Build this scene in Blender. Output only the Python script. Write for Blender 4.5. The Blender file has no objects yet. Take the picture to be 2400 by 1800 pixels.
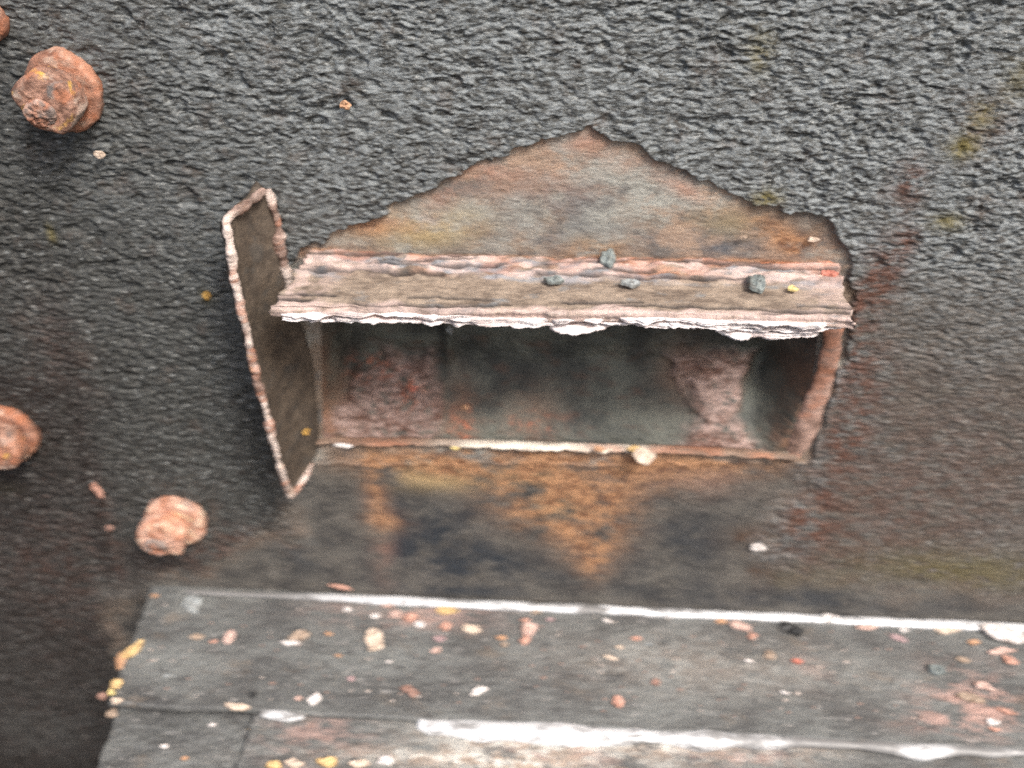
import bpy, bmesh, math, random
import numpy as np
from mathutils import Vector, Matrix, noise as mnoise

R = math.radians
sc = bpy.context.scene
COL = sc.collection

# ------------------------------------------------------------------ camera
W, Hh = 2400.0, 1800.0                 # the photograph's own pixel grid, used to survey points
PITCH, YAW, ROLL, HFOV, DIST = R(36.0), R(4.0), R(-0.6), R(55.0), 0.60
F_PX = (W / 2) / math.tan(HFOV / 2)
fwd = Vector((-math.sin(YAW) * math.cos(PITCH), math.cos(YAW) * math.cos(PITCH), -math.sin(PITCH)))
right = fwd.cross(Vector((0, 0, 1))).normalized()
up = right.cross(fwd).normalized()
right, up = (right * math.cos(ROLL) + up * math.sin(ROLL)), (up * math.cos(ROLL) - right * math.sin(ROLL))
EYE = -fwd * DIST
cd = bpy.data.cameras.new('camera')
cam = bpy.data.objects.new('camera', cd)
COL.objects.link(cam)
M = Matrix((right, up, -fwd)).transposed().to_4x4()
M.translation = EYE
cam.matrix_world = M
cd.sensor_fit = 'HORIZONTAL'
cd.angle = HFOV
cd.clip_start = 0.01
cd.clip_end = 100.0
cd.dof.use_dof = True
cd.dof.focus_distance = 0.47
cd.dof.aperture_fstop = 5.6
cd.dof.aperture_ratio = 0.5
sc.camera = cam

# ------------------------------------------------------------------ light
SUN_EL, SUN_AZ = R(52), R(-42)          # azimuth measured from -Y (out of the wall) towards +X is negative here
wd = bpy.data.worlds.new('World')
sc.world = wd
wd.use_nodes = True
nt = wd.node_tree
nt.nodes.clear()
sky = nt.nodes.new('ShaderNodeTexSky')
sky.sky_type = 'NISHITA'
sky.sun_disc = False
sky.sun_elevation = SUN_EL
sky.air_density = 1.0
sky.dust_density = 6.0
sky.ozone_density = 0.6
bgn = nt.nodes.new('ShaderNodeBackground')
bgn.inputs['Strength'].default_value = 0.11
out = nt.nodes.new('ShaderNodeOutputWorld')
nt.links.new(sky.outputs[0], bgn.inputs[0])
nt.links.new(bgn.outputs[0], out.inputs[0])
ld = bpy.data.lights.new('sun', 'SUN')
ld.energy = 1.9
ld.angle = R(14)
ld.color = (1.0, 0.985, 0.96)
sun = bpy.data.objects.new('sun', ld)
COL.objects.link(sun)
sdir = Vector((math.cos(SUN_EL) * math.sin(-SUN_AZ), -math.cos(SUN_EL) * math.cos(SUN_AZ), math.sin(SUN_EL)))
sun.rotation_euler = sdir.to_track_quat('Z', 'Y').to_euler()
sky.sun_rotation = math.atan2(sdir.x, sdir.y)
vs = sc.view_settings
vs.view_transform = 'Standard'
vs.look = 'None'
vs.exposure = 1.0
sc.cycles.use_denoising = False
sc.cycles.caustics_reflective = False
sc.cycles.caustics_refractive = False
sc.cycles.blur_glossy = 1.0
sc.cycles.sample_clamp_indirect = 1.5
sc.cycles.use_adaptive_sampling = False
vs.gamma = 1.0
vs.use_curve_mapping = False

# ------------------------------------------------------------------ surveying: photograph point -> place in the world
def ray(px, py):
    return (right * ((px - W / 2) / F_PX) + up * (-(py - Hh / 2) / F_PX) + fwd)

def P(px, py, d=0.0):                   # on a plane parallel to the wall, d metres in front of it
    r = ray(px, py)
    t = (-d - EYE.y) / r.y
    return EYE + r * t

def H(px, py, z):                       # on a level plane
    r = ray(px, py)
    t = (z - EYE.z) / r.z
    return EYE + r * t

def mpp(p):                             # metres per photograph pixel at a place
    return (p - EYE).dot(fwd) / F_PX

# ------------------------------------------------------------------ noise
_rng = np.random.default_rng(7)
_T = _rng.random((512, 512)).astype(np.float32)

def vn(x, y, seed=0):
    x = np.asarray(x, dtype=np.float64) + seed * 17.31 + 1000.0
    y = np.asarray(y, dtype=np.float64) + seed * 29.77 + 1000.0
    xi, yi = np.floor(x).astype(np.int64), np.floor(y).astype(np.int64)
    fx, fy = x - xi, y - yi
    fx = fx * fx * fx * (fx * (fx * 6 - 15) + 10)
    fy = fy * fy * fy * (fy * (fy * 6 - 15) + 10)
    x0, x1, y0, y1 = xi % 512, (xi + 1) % 512, yi % 512, (yi + 1) % 512
    a = _T[x0, y0] * (1 - fx) + _T[x1, y0] * fx
    b = _T[x0, y1] * (1 - fx) + _T[x1, y1] * fx
    return a * (1 - fy) + b * fy

def fbm(x, y, seed=0, o=4):
    s, a, t = 0.0, 0.5, 0.0
    for k in range(o):
        s = s + a * vn(x * 2 ** k, y * 2 ** k, seed + 3 * k)
        t += a
        a *= 0.5
    return s / t

def sst(a, b, v):
    t = np.clip((v - a) / (b - a), 0, 1)
    return t * t * (3 - 2 * t)

def poly_sd(X, Z, pts):                 # signed distance, positive inside
    inside = np.zeros(X.shape, bool)
    dmin = np.full(X.shape, 1e9)
    n = len(pts)
    for i in range(n):
        ax, az = pts[i]
        bx, bz = pts[(i + 1) % n]
        ex, ez = bx - ax, bz - az
        t = np.clip(((X - ax) * ex + (Z - az) * ez) / (ex * ex + ez * ez + 1e-12), 0, 1)
        dmin = np.minimum(dmin, np.hypot(X - ax - t * ex, Z - az - t * ez))
        c = (az > Z) != (bz > Z)
        xc = ax + (Z - az) * ex / (ez if abs(ez) > 1e-9 else 1e-9)
        inside ^= c & (X < xc)
    return np.where(inside, dmin, -dmin)

# ------------------------------------------------------------------ materials
class NT:
    def __init__(s, name):
        s.m = bpy.data.materials.new(name)
        s.m.use_nodes = True
        s.t = s.m.node_tree
        s.t.nodes.clear()
        s.o = s.t.nodes.new('ShaderNodeOutputMaterial')
        s.b = s.t.nodes.new('ShaderNodeBsdfPrincipled')
        s.t.links.new(s.b.outputs[0], s.o.inputs[0])
        s.co = s.t.nodes.new('ShaderNodeTexCoord').outputs['Object']
    def put(s, sock, v):
        if isinstance(v, bpy.types.NodeSocket):
            s.t.links.new(v, sock)
        elif isinstance(v, (tuple, list)) and len(v) == 3 and sock.type == 'RGBA':
            sock.default_value = (*v, 1)
        else:
            sock.default_value = v
    def noise(s, scale, detail=4, rough=0.55, stretch=(1, 1, 1), off=0.0, color=False):
        mp = s.t.nodes.new('ShaderNodeMapping')
        mp.inputs['Scale'].default_value = stretch
        mp.inputs['Location'].default_value = (off, off * 1.7, off * 0.6)
        s.t.links.new(s.co, mp.inputs[0])
        n = s.t.nodes.new('ShaderNodeTexNoise')
        n.inputs['Scale'].default_value = scale
        n.inputs['Detail'].default_value = detail
        n.inputs['Roughness'].default_value = rough
        s.t.links.new(mp.outputs[0], n.inputs['Vector'])
        return n.outputs['Color' if color else 'Fac']
    def ramp(s, v, a, b, lo=0.0, hi=1.0):
        n = s.t.nodes.new('ShaderNodeMapRange')
        n.interpolation_type = 'SMOOTHSTEP'
        s.put(n.inputs[0], v)
        s.put(n.inputs[1], a); s.put(n.inputs[2], b); s.put(n.inputs[3], lo); s.put(n.inputs[4], hi)
        return n.outputs[0]
    def math(s, op, a, b=0.0):
        n = s.t.nodes.new('ShaderNodeMath')
        n.operation = op
        s.put(n.inputs[0], a); s.put(n.inputs[1], b)
        return n.outputs[0]
    def mix(s, f, a, b):
        n = s.t.nodes.new('ShaderNodeMix')
        n.data_type = 'RGBA'
        s.put(n.inputs[0], f); s.put(n.inputs[6], a); s.put(n.inputs[7], b)
        return n.outputs[2]
    def attr(s, name):
        n = s.t.nodes.new('ShaderNodeAttribute')
        n.attribute_name = name
        sp = s.t.nodes.new('ShaderNodeSeparateColor')
        s.t.links.new(n.outputs['Color'], sp.inputs[0])
        return sp.outputs[0], sp.outputs[1], sp.outputs[2]
    def bump(s, h, dist, strength=1.0):
        n = s.t.nodes.new('ShaderNodeBump')
        n.inputs['Distance'].default_value = dist
        n.inputs['Strength'].default_value = strength
        s.t.links.new(h, n.inputs['Height'])
        s.t.links.new(n.outputs[0], s.b.inputs['Normal'])
    def fin(s, color, rough=0.6, metal=0.0, spec=0.5):
        s.put(s.b.inputs['Base Color'], color)
        s.put(s.b.inputs['Roughness'], rough)
        s.put(s.b.inputs['Metallic'], metal)
        s.put(s.b.inputs['Specular IOR Level'], spec)
        return s.m

def m_wall():
    s = NT('pitted_black_coating')
    bare, rust, drip = s.attr('mask_a')
    pink, olive, blue = s.attr('mask_b')
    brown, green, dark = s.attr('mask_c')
    g = s.noise(430, 5, 0.7, (0.40, 1, 1))
    sky_sheen, worn, low = s.attr('mask_d')
    crust = s.mix(s.ramp(g, .32, .68), (.010, .0103, .0096), (.080, .081, .074))
    crust = s.mix(s.math('MULTIPLY', sky_sheen, s.ramp(s.noise(420, 5, .7, (.38, 1, 1), 5.5), .38, .60)), crust, (.23, .25, .255))  # pale blue-grey sky sheen mixed into the coating colour
    crust = s.mix(s.ramp(s.noise(560, 4, .6, (.36, 1, 1), 3.3), .57, .70), crust, (.27, .28, .272))
    wc = s.mix(s.ramp(s.noise(300, 6, .7, (.35, 1, 1), 23), .34, .62), (.044, .035, .028), (.125, .104, .085))
    wc = s.mix(s.ramp(s.noise(420, 4, .65, (.3, 1, 1), 27), .58, .70), wc, (.26, .25, .23))
    crust = s.mix(worn, crust, wc)
    crust = s.mix(s.ramp(s.noise(55, 5, .7, off=1.2), .52, .75, 0, .55), crust, (.075, .05, .036))
    crust = s.mix(s.math('MULTIPLY', brown, s.ramp(s.noise(160, 5, .7, (.5, 1, 1), 6), .36, .62)), crust, (.10, .042, .026))
    crust = s.mix(s.math('MULTIPLY', green, s.ramp(s.noise(200, 4, .6, (.6, 1, 1), 8), .3, .5)), crust, (.13, .105, .028))
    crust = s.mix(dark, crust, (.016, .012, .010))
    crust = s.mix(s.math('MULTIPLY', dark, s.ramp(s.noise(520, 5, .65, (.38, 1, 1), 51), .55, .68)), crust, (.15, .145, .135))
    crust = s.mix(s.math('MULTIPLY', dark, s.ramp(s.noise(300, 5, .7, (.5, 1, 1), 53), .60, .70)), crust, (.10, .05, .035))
    b = s.mix(s.ramp(s.noise(20, 7, .66, (.7, 1, 1)), .42, .58), (.255, .19, .14), (.34, .34, .305))
    b = s.mix(s.ramp(s.noise(32, 8, .74, (.6, 1, 1), 41), .47, .60, 0, .85), b, (.135, .128, .12))
    b = s.mix(s.ramp(s.noise(27, 8, .74, (.55, 1, 1), 43), .52, .63, 0, .8), b, (.40, .28, .20))
    b = s.mix(s.ramp(s.noise(90, 5, .65, (.4, 1, 1), 2), .5, .72, 0, .7), b, (.27, .18, .13))
    b = s.mix(s.ramp(s.noise(120, 5, .7, (.5, 1, 1), 4), .54, .7, 0, .8), b, (.075, .066, .06))
    lb = s.mix(s.ramp(s.noise(60, 7, .7, (.6, 1, 1), 31), .34, .64), (.050, .047, .044), (.125, .115, .10))
    lb = s.mix(s.ramp(s.noise(260, 5, .7, (.4, 1, 1), 33), .52, .68, 0, .6), lb, (.18, .16, .14))
    b = s.mix(low, b, lb)
    n1 = s.ramp(s.noise(52, 8, .72, (.6, 1, 1), 11), .33, .54)
    n2 = s.ramp(s.noise(50, 6, .62, (.7, 1, 1), 14), .35, .60)
    b = s.mix(s.math('MULTIPLY', blue, n2), b, s.mix(low, (.10, .106, .118), (.020, .026, .034)))
    b = s.mix(s.math('MULTIPLY', olive, n1), b, (.38, .29, .15))
    b = s.mix(s.math('MULTIPLY', pink, n2), b, (.40, .22, .155))
    rc = s.mix(s.ramp(s.noise(150, 6, .7, (.6, 1, 1), 17), .36, .62), (.17, .078, .040), (.46, .245, .125))
    b = s.mix(s.math('MULTIPLY', rust, n1), b, rc)
    b = s.mix(s.math('MULTIPLY', drip, n2), b, (.075, .038, .02))
    c = s.mix(bare, crust, b)
    s.bump(s.noise(620, 6, .75, (.45, 1, 1)), .0011, 1.0)
    rg = s.ramp(s.noise(450, 4, .6, (.4, 1, 1), 21), .3, .65, .34, .75)
    return s.fin(c, rg, 0, .5)

def m_rust(name, lo, hi, pale=(.62, .40, .33), grey=(.16, .15, .15), yel=None, rough=.75, scale=1.0, stretch=(.6, 1, 1), pale_attr=True, grey_amt=.5):
    s = NT(name)
    c = s.mix(s.ramp(s.noise(120 * scale, 6, .65, stretch), .34, .66), lo, hi)
    c = s.mix(s.ramp(s.noise(70 * scale, 5, .6, stretch, 5), .55, .68, 0, grey_amt), c, grey)
    if yel:
        c = s.mix(s.ramp(s.noise(60 * scale, 4, .5, stretch, 9), .60, .70), c, yel)
    if pale_attr:
        p, q, bd = s.attr('mask_a')
        crack_shade = s.attr('mask_b')[0]
        c = s.mix(s.math('MULTIPLY', bd, s.ramp(s.noise(190 * scale, 5, .65, stretch, 19), .3, .5)), c, (.23, .235, .25))
        c = s.mix(s.math('MULTIPLY', p, s.ramp(s.noise(150 * scale, 5, .6, stretch, 13), .22, .55)), c, pale)
        c = s.mix(s.math('MULTIPLY', q, s.ramp(s.noise(130 * scale, 5, .6, stretch, 15), .30, .56)), c, (.40, .15, .075))
        c = s.mix(s.math('MULTIPLY', crack_shade, .92), c, (.03, .024, .022))  # near-black painted into the cracks as shade
    s.bump(s.noise(420 * scale, 6, .7, stretch), .0012, .9)
    return s.fin(c, s.ramp(s.noise(200 * scale, 3), .3, .7, rough - .2, rough + .1), 0, .45)

def m_plain(name, col, rough=.6, var=.5, metal=0.0):
    s = NT(name)
    d = tuple(v * (1 - var) * k for v, k in zip(col, (1, .92, .86)))
    c = s.mix(s.ramp(s.noise(260, 5, .7, (1, 1, 1), len(name) * .37), .36, .60), d, col)
    c = s.mix(s.ramp(s.noise(140, 4, .6, (1, 1, 1), len(name) * .71), .58, .72, 0, .6), c, (.12, .095, .08))
    s.bump(s.noise(600, 4, .7), .0004, .7)
    return s.fin(c, rough, metal, .45)

def m_ledge():
    s = NT('weathered_grey_steel')
    st, pk, wet = s.attr('mask_a')
    c = s.mix(s.ramp(s.noise(26, 6, .6, (.6, 1, 1)), .34, .68), (.085, .085, .082), (.165, .17, .162))
    c = s.mix(s.ramp(s.noise(170, 7, .75, (.4, 1, 1), 3), .48, .68, 0, .75), c, (.05, .049, .049))
    c = s.mix(s.ramp(s.noise(45, 5, .7, (.6, 1, 1), 7), .56, .70, 0, .45), c, (.17, .13, .095))
    c = s.mix(s.ramp(s.noise(260, 5, .65, (.35, 1, 1), 9), .57, .72, 0, .6), c, (.36, .34, .32))
    c = s.mix(s.math('MULTIPLY', pk, s.ramp(s.noise(110, 5, .65, (.4, 1, 1), 12), .42, .62)), c, (.48, .30, .25))
    c = s.mix(s.math('MULTIPLY', st, s.ramp(s.noise(75, 8, .75, (.55, 1, 1), 15), .38, .52)), c, s.mix(s.ramp(s.noise(120, 6, .7, (.5, 1, 1), 29), .42, .58), (.36, .28, .22), (.62, .59, .53)))
    s.bump(s.noise(330, 7, .75, (.45, 1, 1)), .0014, .9)
    rr = s.ramp(s.noise(40, 4, .6, (.5, 1, 1), 19), .35, .65, .30, .55)
    return s.fin(c, rr, .0, .5)

def m_bead():
    s = NT('worn_metal_painted_glint')
    p, q, w = s.attr('mask_a')
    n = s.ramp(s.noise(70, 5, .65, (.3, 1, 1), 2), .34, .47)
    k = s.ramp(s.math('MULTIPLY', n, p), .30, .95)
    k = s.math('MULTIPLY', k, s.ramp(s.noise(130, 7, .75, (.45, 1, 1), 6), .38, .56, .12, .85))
    c = s.mix(k, (.17, .165, .16), (.93, .94, .95))  # near-white base colour stands in for the sky's glint on the edge
    s.bump(s.noise(120, 4, .6, (.4, 1, 1)), .0008, .6)
    return s.fin(c, s.ramp(k, 0, 1, .5, .30), s.math('MULTIPLY', k, .45), .6)

MAT = {}
MAT['wall'] = m_wall()
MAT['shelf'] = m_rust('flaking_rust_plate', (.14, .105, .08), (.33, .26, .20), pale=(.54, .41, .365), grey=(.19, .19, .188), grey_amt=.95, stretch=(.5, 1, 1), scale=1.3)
MAT['layer'] = m_rust('pale_rust_scale', (.30, .20, .17), (.70, .61, .585), pale=(.82, .77, .76), grey=(.10, .08, .075), grey_amt=1.0, stretch=(.16, 1, 1), scale=2.2)
MAT['fin'] = m_rust('brown_rust_plate', (.045, .034, .025), (.095, .072, .052), pale=(.5, .36, .3), grey=(.045, .045, .042))
MAT['rim'] = m_rust('pale_rust_edge', (.11, .062, .045), (.38, .27, .225), pale=(.66, .56, .50), grey=(.12, .09, .075), yel=(.45, .24, .09), stretch=(.5, .5, 1.6), scale=1.5)
MAT['pocket'] = None
MAT['side'] = m_rust('pinkish_rust', (.11, .065, .048), (.30, .19, .15), pale=(.48, .32, .26), grey=(.09, .08, .075))
MAT['lip'] = m_rust('lip_rust', (.10, .06, .04), (.26, .17, .12), pale=(.85, .76, .64), grey=(.15, .12, .10), stretch=(.3, 1, 1))
MAT['nut'] = m_rust('orange_rust_nut', (.14, .07, .048), (.38, .215, .155), pale=(.58, .45, .37), grey=(.17, .15, .14), yel=(.62, .36, .08), scale=1.6, stretch=(.7, 1, 1), grey_amt=.95)
MAT['nut_light'] = m_rust('salmon_rust_nut', (.42, .21, .14), (.72, .46, .35), pale=(.78, .63, .48), grey=(.24, .20, .19), yel=(.75, .60, .36), scale=1.1, stretch=(.7, 1, 1), grey_amt=.7)
MAT['washer'] = m_rust('brown_rust_washer', (.13, .055, .034), (.36, .18, .12), pale=(.5, .36, .28), grey=(.12, .09, .075), scale=1.2, stretch=(.7, 1, 1))
MAT['stud'] = m_rust('grey_stud_metal', (.14, .10, .085), (.30, .24, .21), pale=(.46, .31, .25), grey=(.19, .19, .185), scale=1.6)
MAT['ledge'] = m_ledge()
MAT['bead'] = m_bead()
for nm, c in dict(pink=(.60, .42, .36), salmon=(.52, .29, .22), white=(.68, .63, .60), cream=(.60, .48, .38), tan=(.38, .29, .22),
                  orange=(.50, .29, .17), yellow=(.62, .43, .20), grey=(.28, .30, .30), dark=(.035, .036, .036), red=(.50, .18, .13),
                  mauve=(.36, .25, .25), teal=(.20, .23, .225), gold=(.50, .30, .08), lemon=(.70, .56, .24), rustred=(.32, .19, .15)).items():
    MAT[nm] = m_plain(nm + '_fragment', c, .6 if nm != 'dark' else .4)

# ------------------------------------------------------------------ object helpers
def props(o, label=None, cat=None, group=None, kind=None):
    if label: o['label'] = label
    if cat: o['category'] = cat
    if group: o['group'] = group
    if kind: o['kind'] = kind
    return o

def empty(name, loc, label, cat, group=None):
    o = bpy.data.objects.new(name, None)
    o.empty_display_size = 0.01
    COL.objects.link(o)
    o.location = loc
    return props(o, label, cat, group)

def link(name, me, mat, parent=None):
    if mat: me.materials.append(mat)
    o = bpy.data.objects.new(name, me)
    COL.objects.link(o)
    if parent:
        o.parent = parent
        o.matrix_parent_inverse = Matrix.Translation(-parent.location)
    return o

def raw_mesh(name, co, quads, attrs=None, smooth=True):
    me = bpy.data.meshes.new(name)
    co = np.asarray(co, np.float32)
    quads = np.asarray(quads, np.int32)
    k = quads.shape[1]
    me.vertices.add(len(co)); me.vertices.foreach_set('co', co.ravel())
    me.loops.add(quads.size); me.loops.foreach_set('vertex_index', quads.ravel())
    me.polygons.add(len(quads))
    me.polygons.foreach_set('loop_start', np.arange(0, quads.size, k, dtype=np.int32))
    me.polygons.foreach_set('use_smooth', np.full(len(quads), smooth))
    me.update(calc_edges=True)
    me.validate()
    for nm, arr in (attrs or {}).items():
        a = me.attributes.new(nm, 'FLOAT_COLOR', 'POINT')
        rgba = np.ones((len(co), 4), np.float32)
        rgba[:, :3] = arr
        a.data.foreach_set('color', rgba.ravel())
    return me

def grid_quads(nu, nv, close_u=False, close_v=False, keep=None):
    iu = np.arange(nu if close_u else nu - 1)
    iv = np.arange(nv if close_v else nv - 1)
    U, V = np.meshgrid(iu, iv, indexing='ij')
    a = U * nv + V
    b = ((U + 1) % nu) * nv + V
    c = ((U + 1) % nu) * nv + (V + 1) % nv
    d = U * nv + (V + 1) % nv
    q = np.stack([a, b, c, d], -1)
    if keep is not None:
        q = q[keep[:nu - 1, :nv - 1]]
    return q.reshape(-1, 4)

def tube(path, radii, nseg=10, flat=(1, 1), amp=0.0, fr=120.0, seed=0, sub=6, axis2=None):
    """lumpy bar along a list of points: returns coords, quads (capped by pinching)"""
    pts = [Vector(p) for p in path]
    P_, R_ = [], []
    for i in range(len(pts) - 1):
        for k in range(sub):
            t = k / sub
            p0, p1, p2, p3 = pts[max(i - 1, 0)], pts[i], pts[i + 1], pts[min(i + 2, len(pts) - 1)]
            P_.append(0.5 * ((2 * p1) + (p2 - p0) * t + (2 * p0 - 5 * p1 + 4 * p2 - p3) * t * t + (3 * p1 - p0 - 3 * p2 + p3) * t ** 3))
            R_.append(radii[i] * (1 - t) + radii[i + 1] * t)
    P_.append(pts[-1]); R_.append(radii[-1])
    n = len(P_)
    co = []
    for i in range(n):
        tg = (P_[min(i + 1, n - 1)] - P_[max(i - 1, 0)]).normalized()
        a2 = Vector(axis2) if axis2 else Vector((0, -1, 0))
        e1 = (a2 - tg * a2.dot(tg)).normalized()
        e2 = tg.cross(e1)
        r = R_[i] * (0.05 if i in (0, n - 1) else (0.8 if i in (1, n - 2) else 1))
        for k in range(nseg):
            th = 2 * math.pi * k / nseg
            d = e1 * (math.cos(th) * flat[0]) + e2 * (math.sin(th) * flat[1])
            q = P_[i] + d * r
            nz = mnoise.noise(q * fr + Vector((seed * 3.7, seed, 0))) + .5 * mnoise.noise(q * fr * 2.3)
            co.append(q + d * (amp * nz if 0 < i < n - 1 else 0))
    return np.array([tuple(c) for c in co]), grid_quads(n, nseg, close_v=True)

# ------------------------------------------------------------------ key levels
Z_LEDGE = P(1400, 1418).z
Z_SHELF = P(1350, 612).z


# ------------------------------------------------------------------ the wall
def xz(px, py):
    p = P(px, py)
    return (p.x, p.z)

OPEN = [xz(742, 690), xz(1930, 690), xz(1925, 850), xz(1895, 985), xz(1862, 1068), xz(1300, 1055), xz(748, 1040)]

def build_wall():
    xs = np.concatenate([np.linspace(-1.4, -.5, 60)[:-1], np.arange(-.5, .5, .0008), np.linspace(.5, 1.4, 60)])
    zs = np.concatenate([np.linspace(-.9, -.42, 40)[:-1], np.arange(-.42, .27, .00055), np.linspace(.27, 1.0, 60)])
    X, Z = np.meshgrid(xs, zs, indexing='ij')
    top = [xz(*p) for p in [(660, 640), (700, 590), (800, 532), (950, 470), (1085, 402), (1120, 385), (1200, 345), (1290, 330), (1340, 316), (1385, 303), (1450, 324),
                            (1500, 338), (1530, 378), (1600, 400), (1680, 440), (1740, 462), (1800, 488), (1880, 490), (1945, 505), (1960, 560), (1985, 600), (1992, 700), (1985, 800), (1965, 880), (1935, 990), (1890, 1085), (700, 1085), (688, 760)]]
    jx = (fbm(X / .012, Z / .012, 31) - .5) * .012
    jz = (fbm(X / .012, Z / .009, 37) - .5) * .009
    sd = poly_sd(X + jx, Z + jz, top)
    bare_t = sst(-.0007, .0010, sd + .0016 * (vn(X / .0030, Z / .0022, 57) - .5))
    low = [xz(*p) for p in [(742, 1000), (1880, 1040), (1850, 1180), (1760, 1290), (1800, 1360), (2400, 1400), (2700, 1420), (2700, 1620), (300, 1620), (330, 1400), (560, 1330), (680, 1250), (730, 1150)]]
    jx2 = (fbm(X / .04, Z / .04, 41) - .5) * .07
    jz2 = (fbm(X / .04, Z / .03, 47) - .5) * .04
    sdl = poly_sd(X + jx2, Z + jz2, low)
    bare_l = sst(-.022, .014, sdl)
    bare = np.maximum(bare_t, bare_l)
    # smoother, worn coating on the right below the drip line
    wj = (fbm(X / .03, Z / .025, 43) - .5) * .07
    worn = sst(-.01, .03, X + wj * .5 - P(1900, 1000).x) * sst(-.01, .10, P(2100, 500).z + .10 * (P(2100, 500).x - X) - Z + wj)
    worn = worn * (.62 + .3 * vn(X / .03, Z / .03, 45))
    wx, wz = X + .006 * (fbm(X / .016, Z / .012, 2, 3) - .5), Z + .004 * (fbm(X / .014, Z / .010, 3, 3) - .5)
    r1, r2 = wx * .99 + wz * .10, wz * .99 - wx * .10
    q1, q2 = wx * .985 - wz * .17, wz * .985 + wx * .17
    a = .5 * vn(r1 / .0042, r2 / .0015, 1) + .5 * vn(q1 / .0034, q2 / .0013, 6)
    a = .5 + 1.5 * (a - .5)
    b = fbm(q1 / .012, q2 / .007, 5, 3)
    c = vn(r1 / .0017, r2 / .0010, 9)
    pit = sst(.60, .82, vn(q1 / .0058, q2 / .0028, 13))
    pit2 = sst(.70, .9, vn(r1 / .012, r2 / .0055, 15))
    rough = (1 - bare) * (1 - worn)
    hcr = .0027 + (.0010 * (a - .5) + .0010 * (c - .5)) * (.20 + 1.6 * fbm(X / .045, Z / .035, 17, 3)) + .0010 * (b - .5) - .0009 * pit - .0011 * pit2 * (.3 + 1.4 * vn(X / .07, Z / .06, 19))
    hcr = hcr * (1 - worn) + worn * (.0030 + .0007 * (a - .5) + .0012 * (b - .5))
    hb = .0010 * (fbm(X / .020, Z / .012, 21) - .5) + .0003 * (vn(X / .004, Z / .002, 23) - .5)
    edge = np.exp(-(sd / .003) ** 2) * .0006 * (sd < 0)
    h = hb + (1 - bare) * (hcr - hb) + edge
    h += .004 * (fbm(X / .25, Z / .25, 27, 2) - .5)
    # scab of rust where the drip runs at the right
    def bl(px, py, rx, ry, rot=0.0):
        p = P(px, py)
        s = mpp(p)
        dx, dz = X - p.x, (Z - p.z) * math.cos(PITCH)
        cr, sr = math.cos(rot), math.sin(rot)
        u, v = dx * cr + dz * sr, -dx * sr + dz * cr
        return np.exp(-((u / (rx * s)) ** 2 + (v / (ry * s)) ** 2))
    S = lambda *L: np.clip(sum(k * bl(*q) for k, q in L), 0, 1)
    rust = S((1.3, (1280, 1095, 260, 50)), (1.0, (1000, 1085, 200, 30)), (1.3, (1330, 1160, 130, 60)), (1.3, (1380, 1230, 80, 70)), (.8, (1390, 1310, 40, 50)), (.8, (1650, 1085, 200, 28)),
             (.8, (1250, 1170, 90, 70)), (.9, (1820, 540, 80, 28, -.4)), (.9, (1880, 580, 70, 22)), (1.0, (1390, 590, 70, 22)), (.8, (880, 530, 60, 24)), (1.0, (760, 592, 90, 16)), (.7, (880, 1150, 25, 90)),
             (.9, (1150, 604, 330, 7)), (.9, (1750, 615, 200, 7)), (.6, (905, 1225, 50, 25)))
    pink = S((.8, (1385, 335, 70, 28)), (.7, (1060, 445, 80, 24, .5)), (.8, (1600, 440, 60, 18, -.4)), (.7, (890, 520, 90, 20)), (.5, (1130, 400, 80, 30)), (.6, (1500, 390, 60, 20)),
             (.5, (890, 1240, 30, 120)), (.4, (1600, 1120, 150, 40)), (.4, (1250, 420, 120, 50)))
    olive = S((.9, (980, 545, 120, 34)), (.8, (1010, 1100, 60, 24)), (1.0, (1030, 1120, 110, 30)), (.9, (1240, 1120, 90, 26)), (.8, (1300, 1190, 60, 30)), (.5, (1720, 520, 100, 30)), (.5, (1390, 580, 60, 22)), (.4, (1080, 510, 80, 30)))
    blue = S((1.0, (1680, 585, 120, 24)), (.7, (1330, 560, 160, 50)), (.6, (1300, 470, 120, 40)), (1.6, (960, 1235, 80, 70)), (1.0, (1020, 1290, 140, 60)), (.8, (1600, 1270, 160, 80)), (.9, (1150, 1330, 200, 50)),
             (.6, (1100, 1200, 70, 50)), (.7, (700, 1300, 60, 60)), (.8, (1900, 1400, 400, 40)), (.7, (1100, 580, 90, 20)), (.8, (1050, 1385, 150, 14)))
    drip = S((.9, (1870, 1130, 40, 90, .2)), (.9, (1770, 1260, 70, 30)), (.7, (1790, 1330, 60, 50)), (.5, (1900, 520, 60, 50)), (.6, (2250, 1340, 160, 30)), (.5, (1960, 1320, 150, 40)), (.4, (2000, 1270, 200, 60)))
    brown = S((1.0, (2065, 650, 45, 70)), (1.0, (2010, 760, 45, 110)), (.9, (1985, 1020, 50, 90)), (.9, (2130, 430, 40, 50)), (.8, (2125, 560, 30, 30)), (.6, (2030, 880, 70, 80)), (.9, (1890, 1210, 60, 100)),
              (.5, (150, 1400, 160, 250)), (.5, (150, 830, 60, 100)), (.6, (230, 1150, 25, 120)), (.5, (250, 1300, 40, 90)), (.5, (560, 1280, 160, 60)), (.45, (90, 1250, 130, 200)),
              (.5, (2300, 300, 60, 60)), (.35, (2000, 1250, 250, 130)), (.45, (450, 1330, 120, 60)), (.4, (2200, 1100, 300, 200)))
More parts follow.
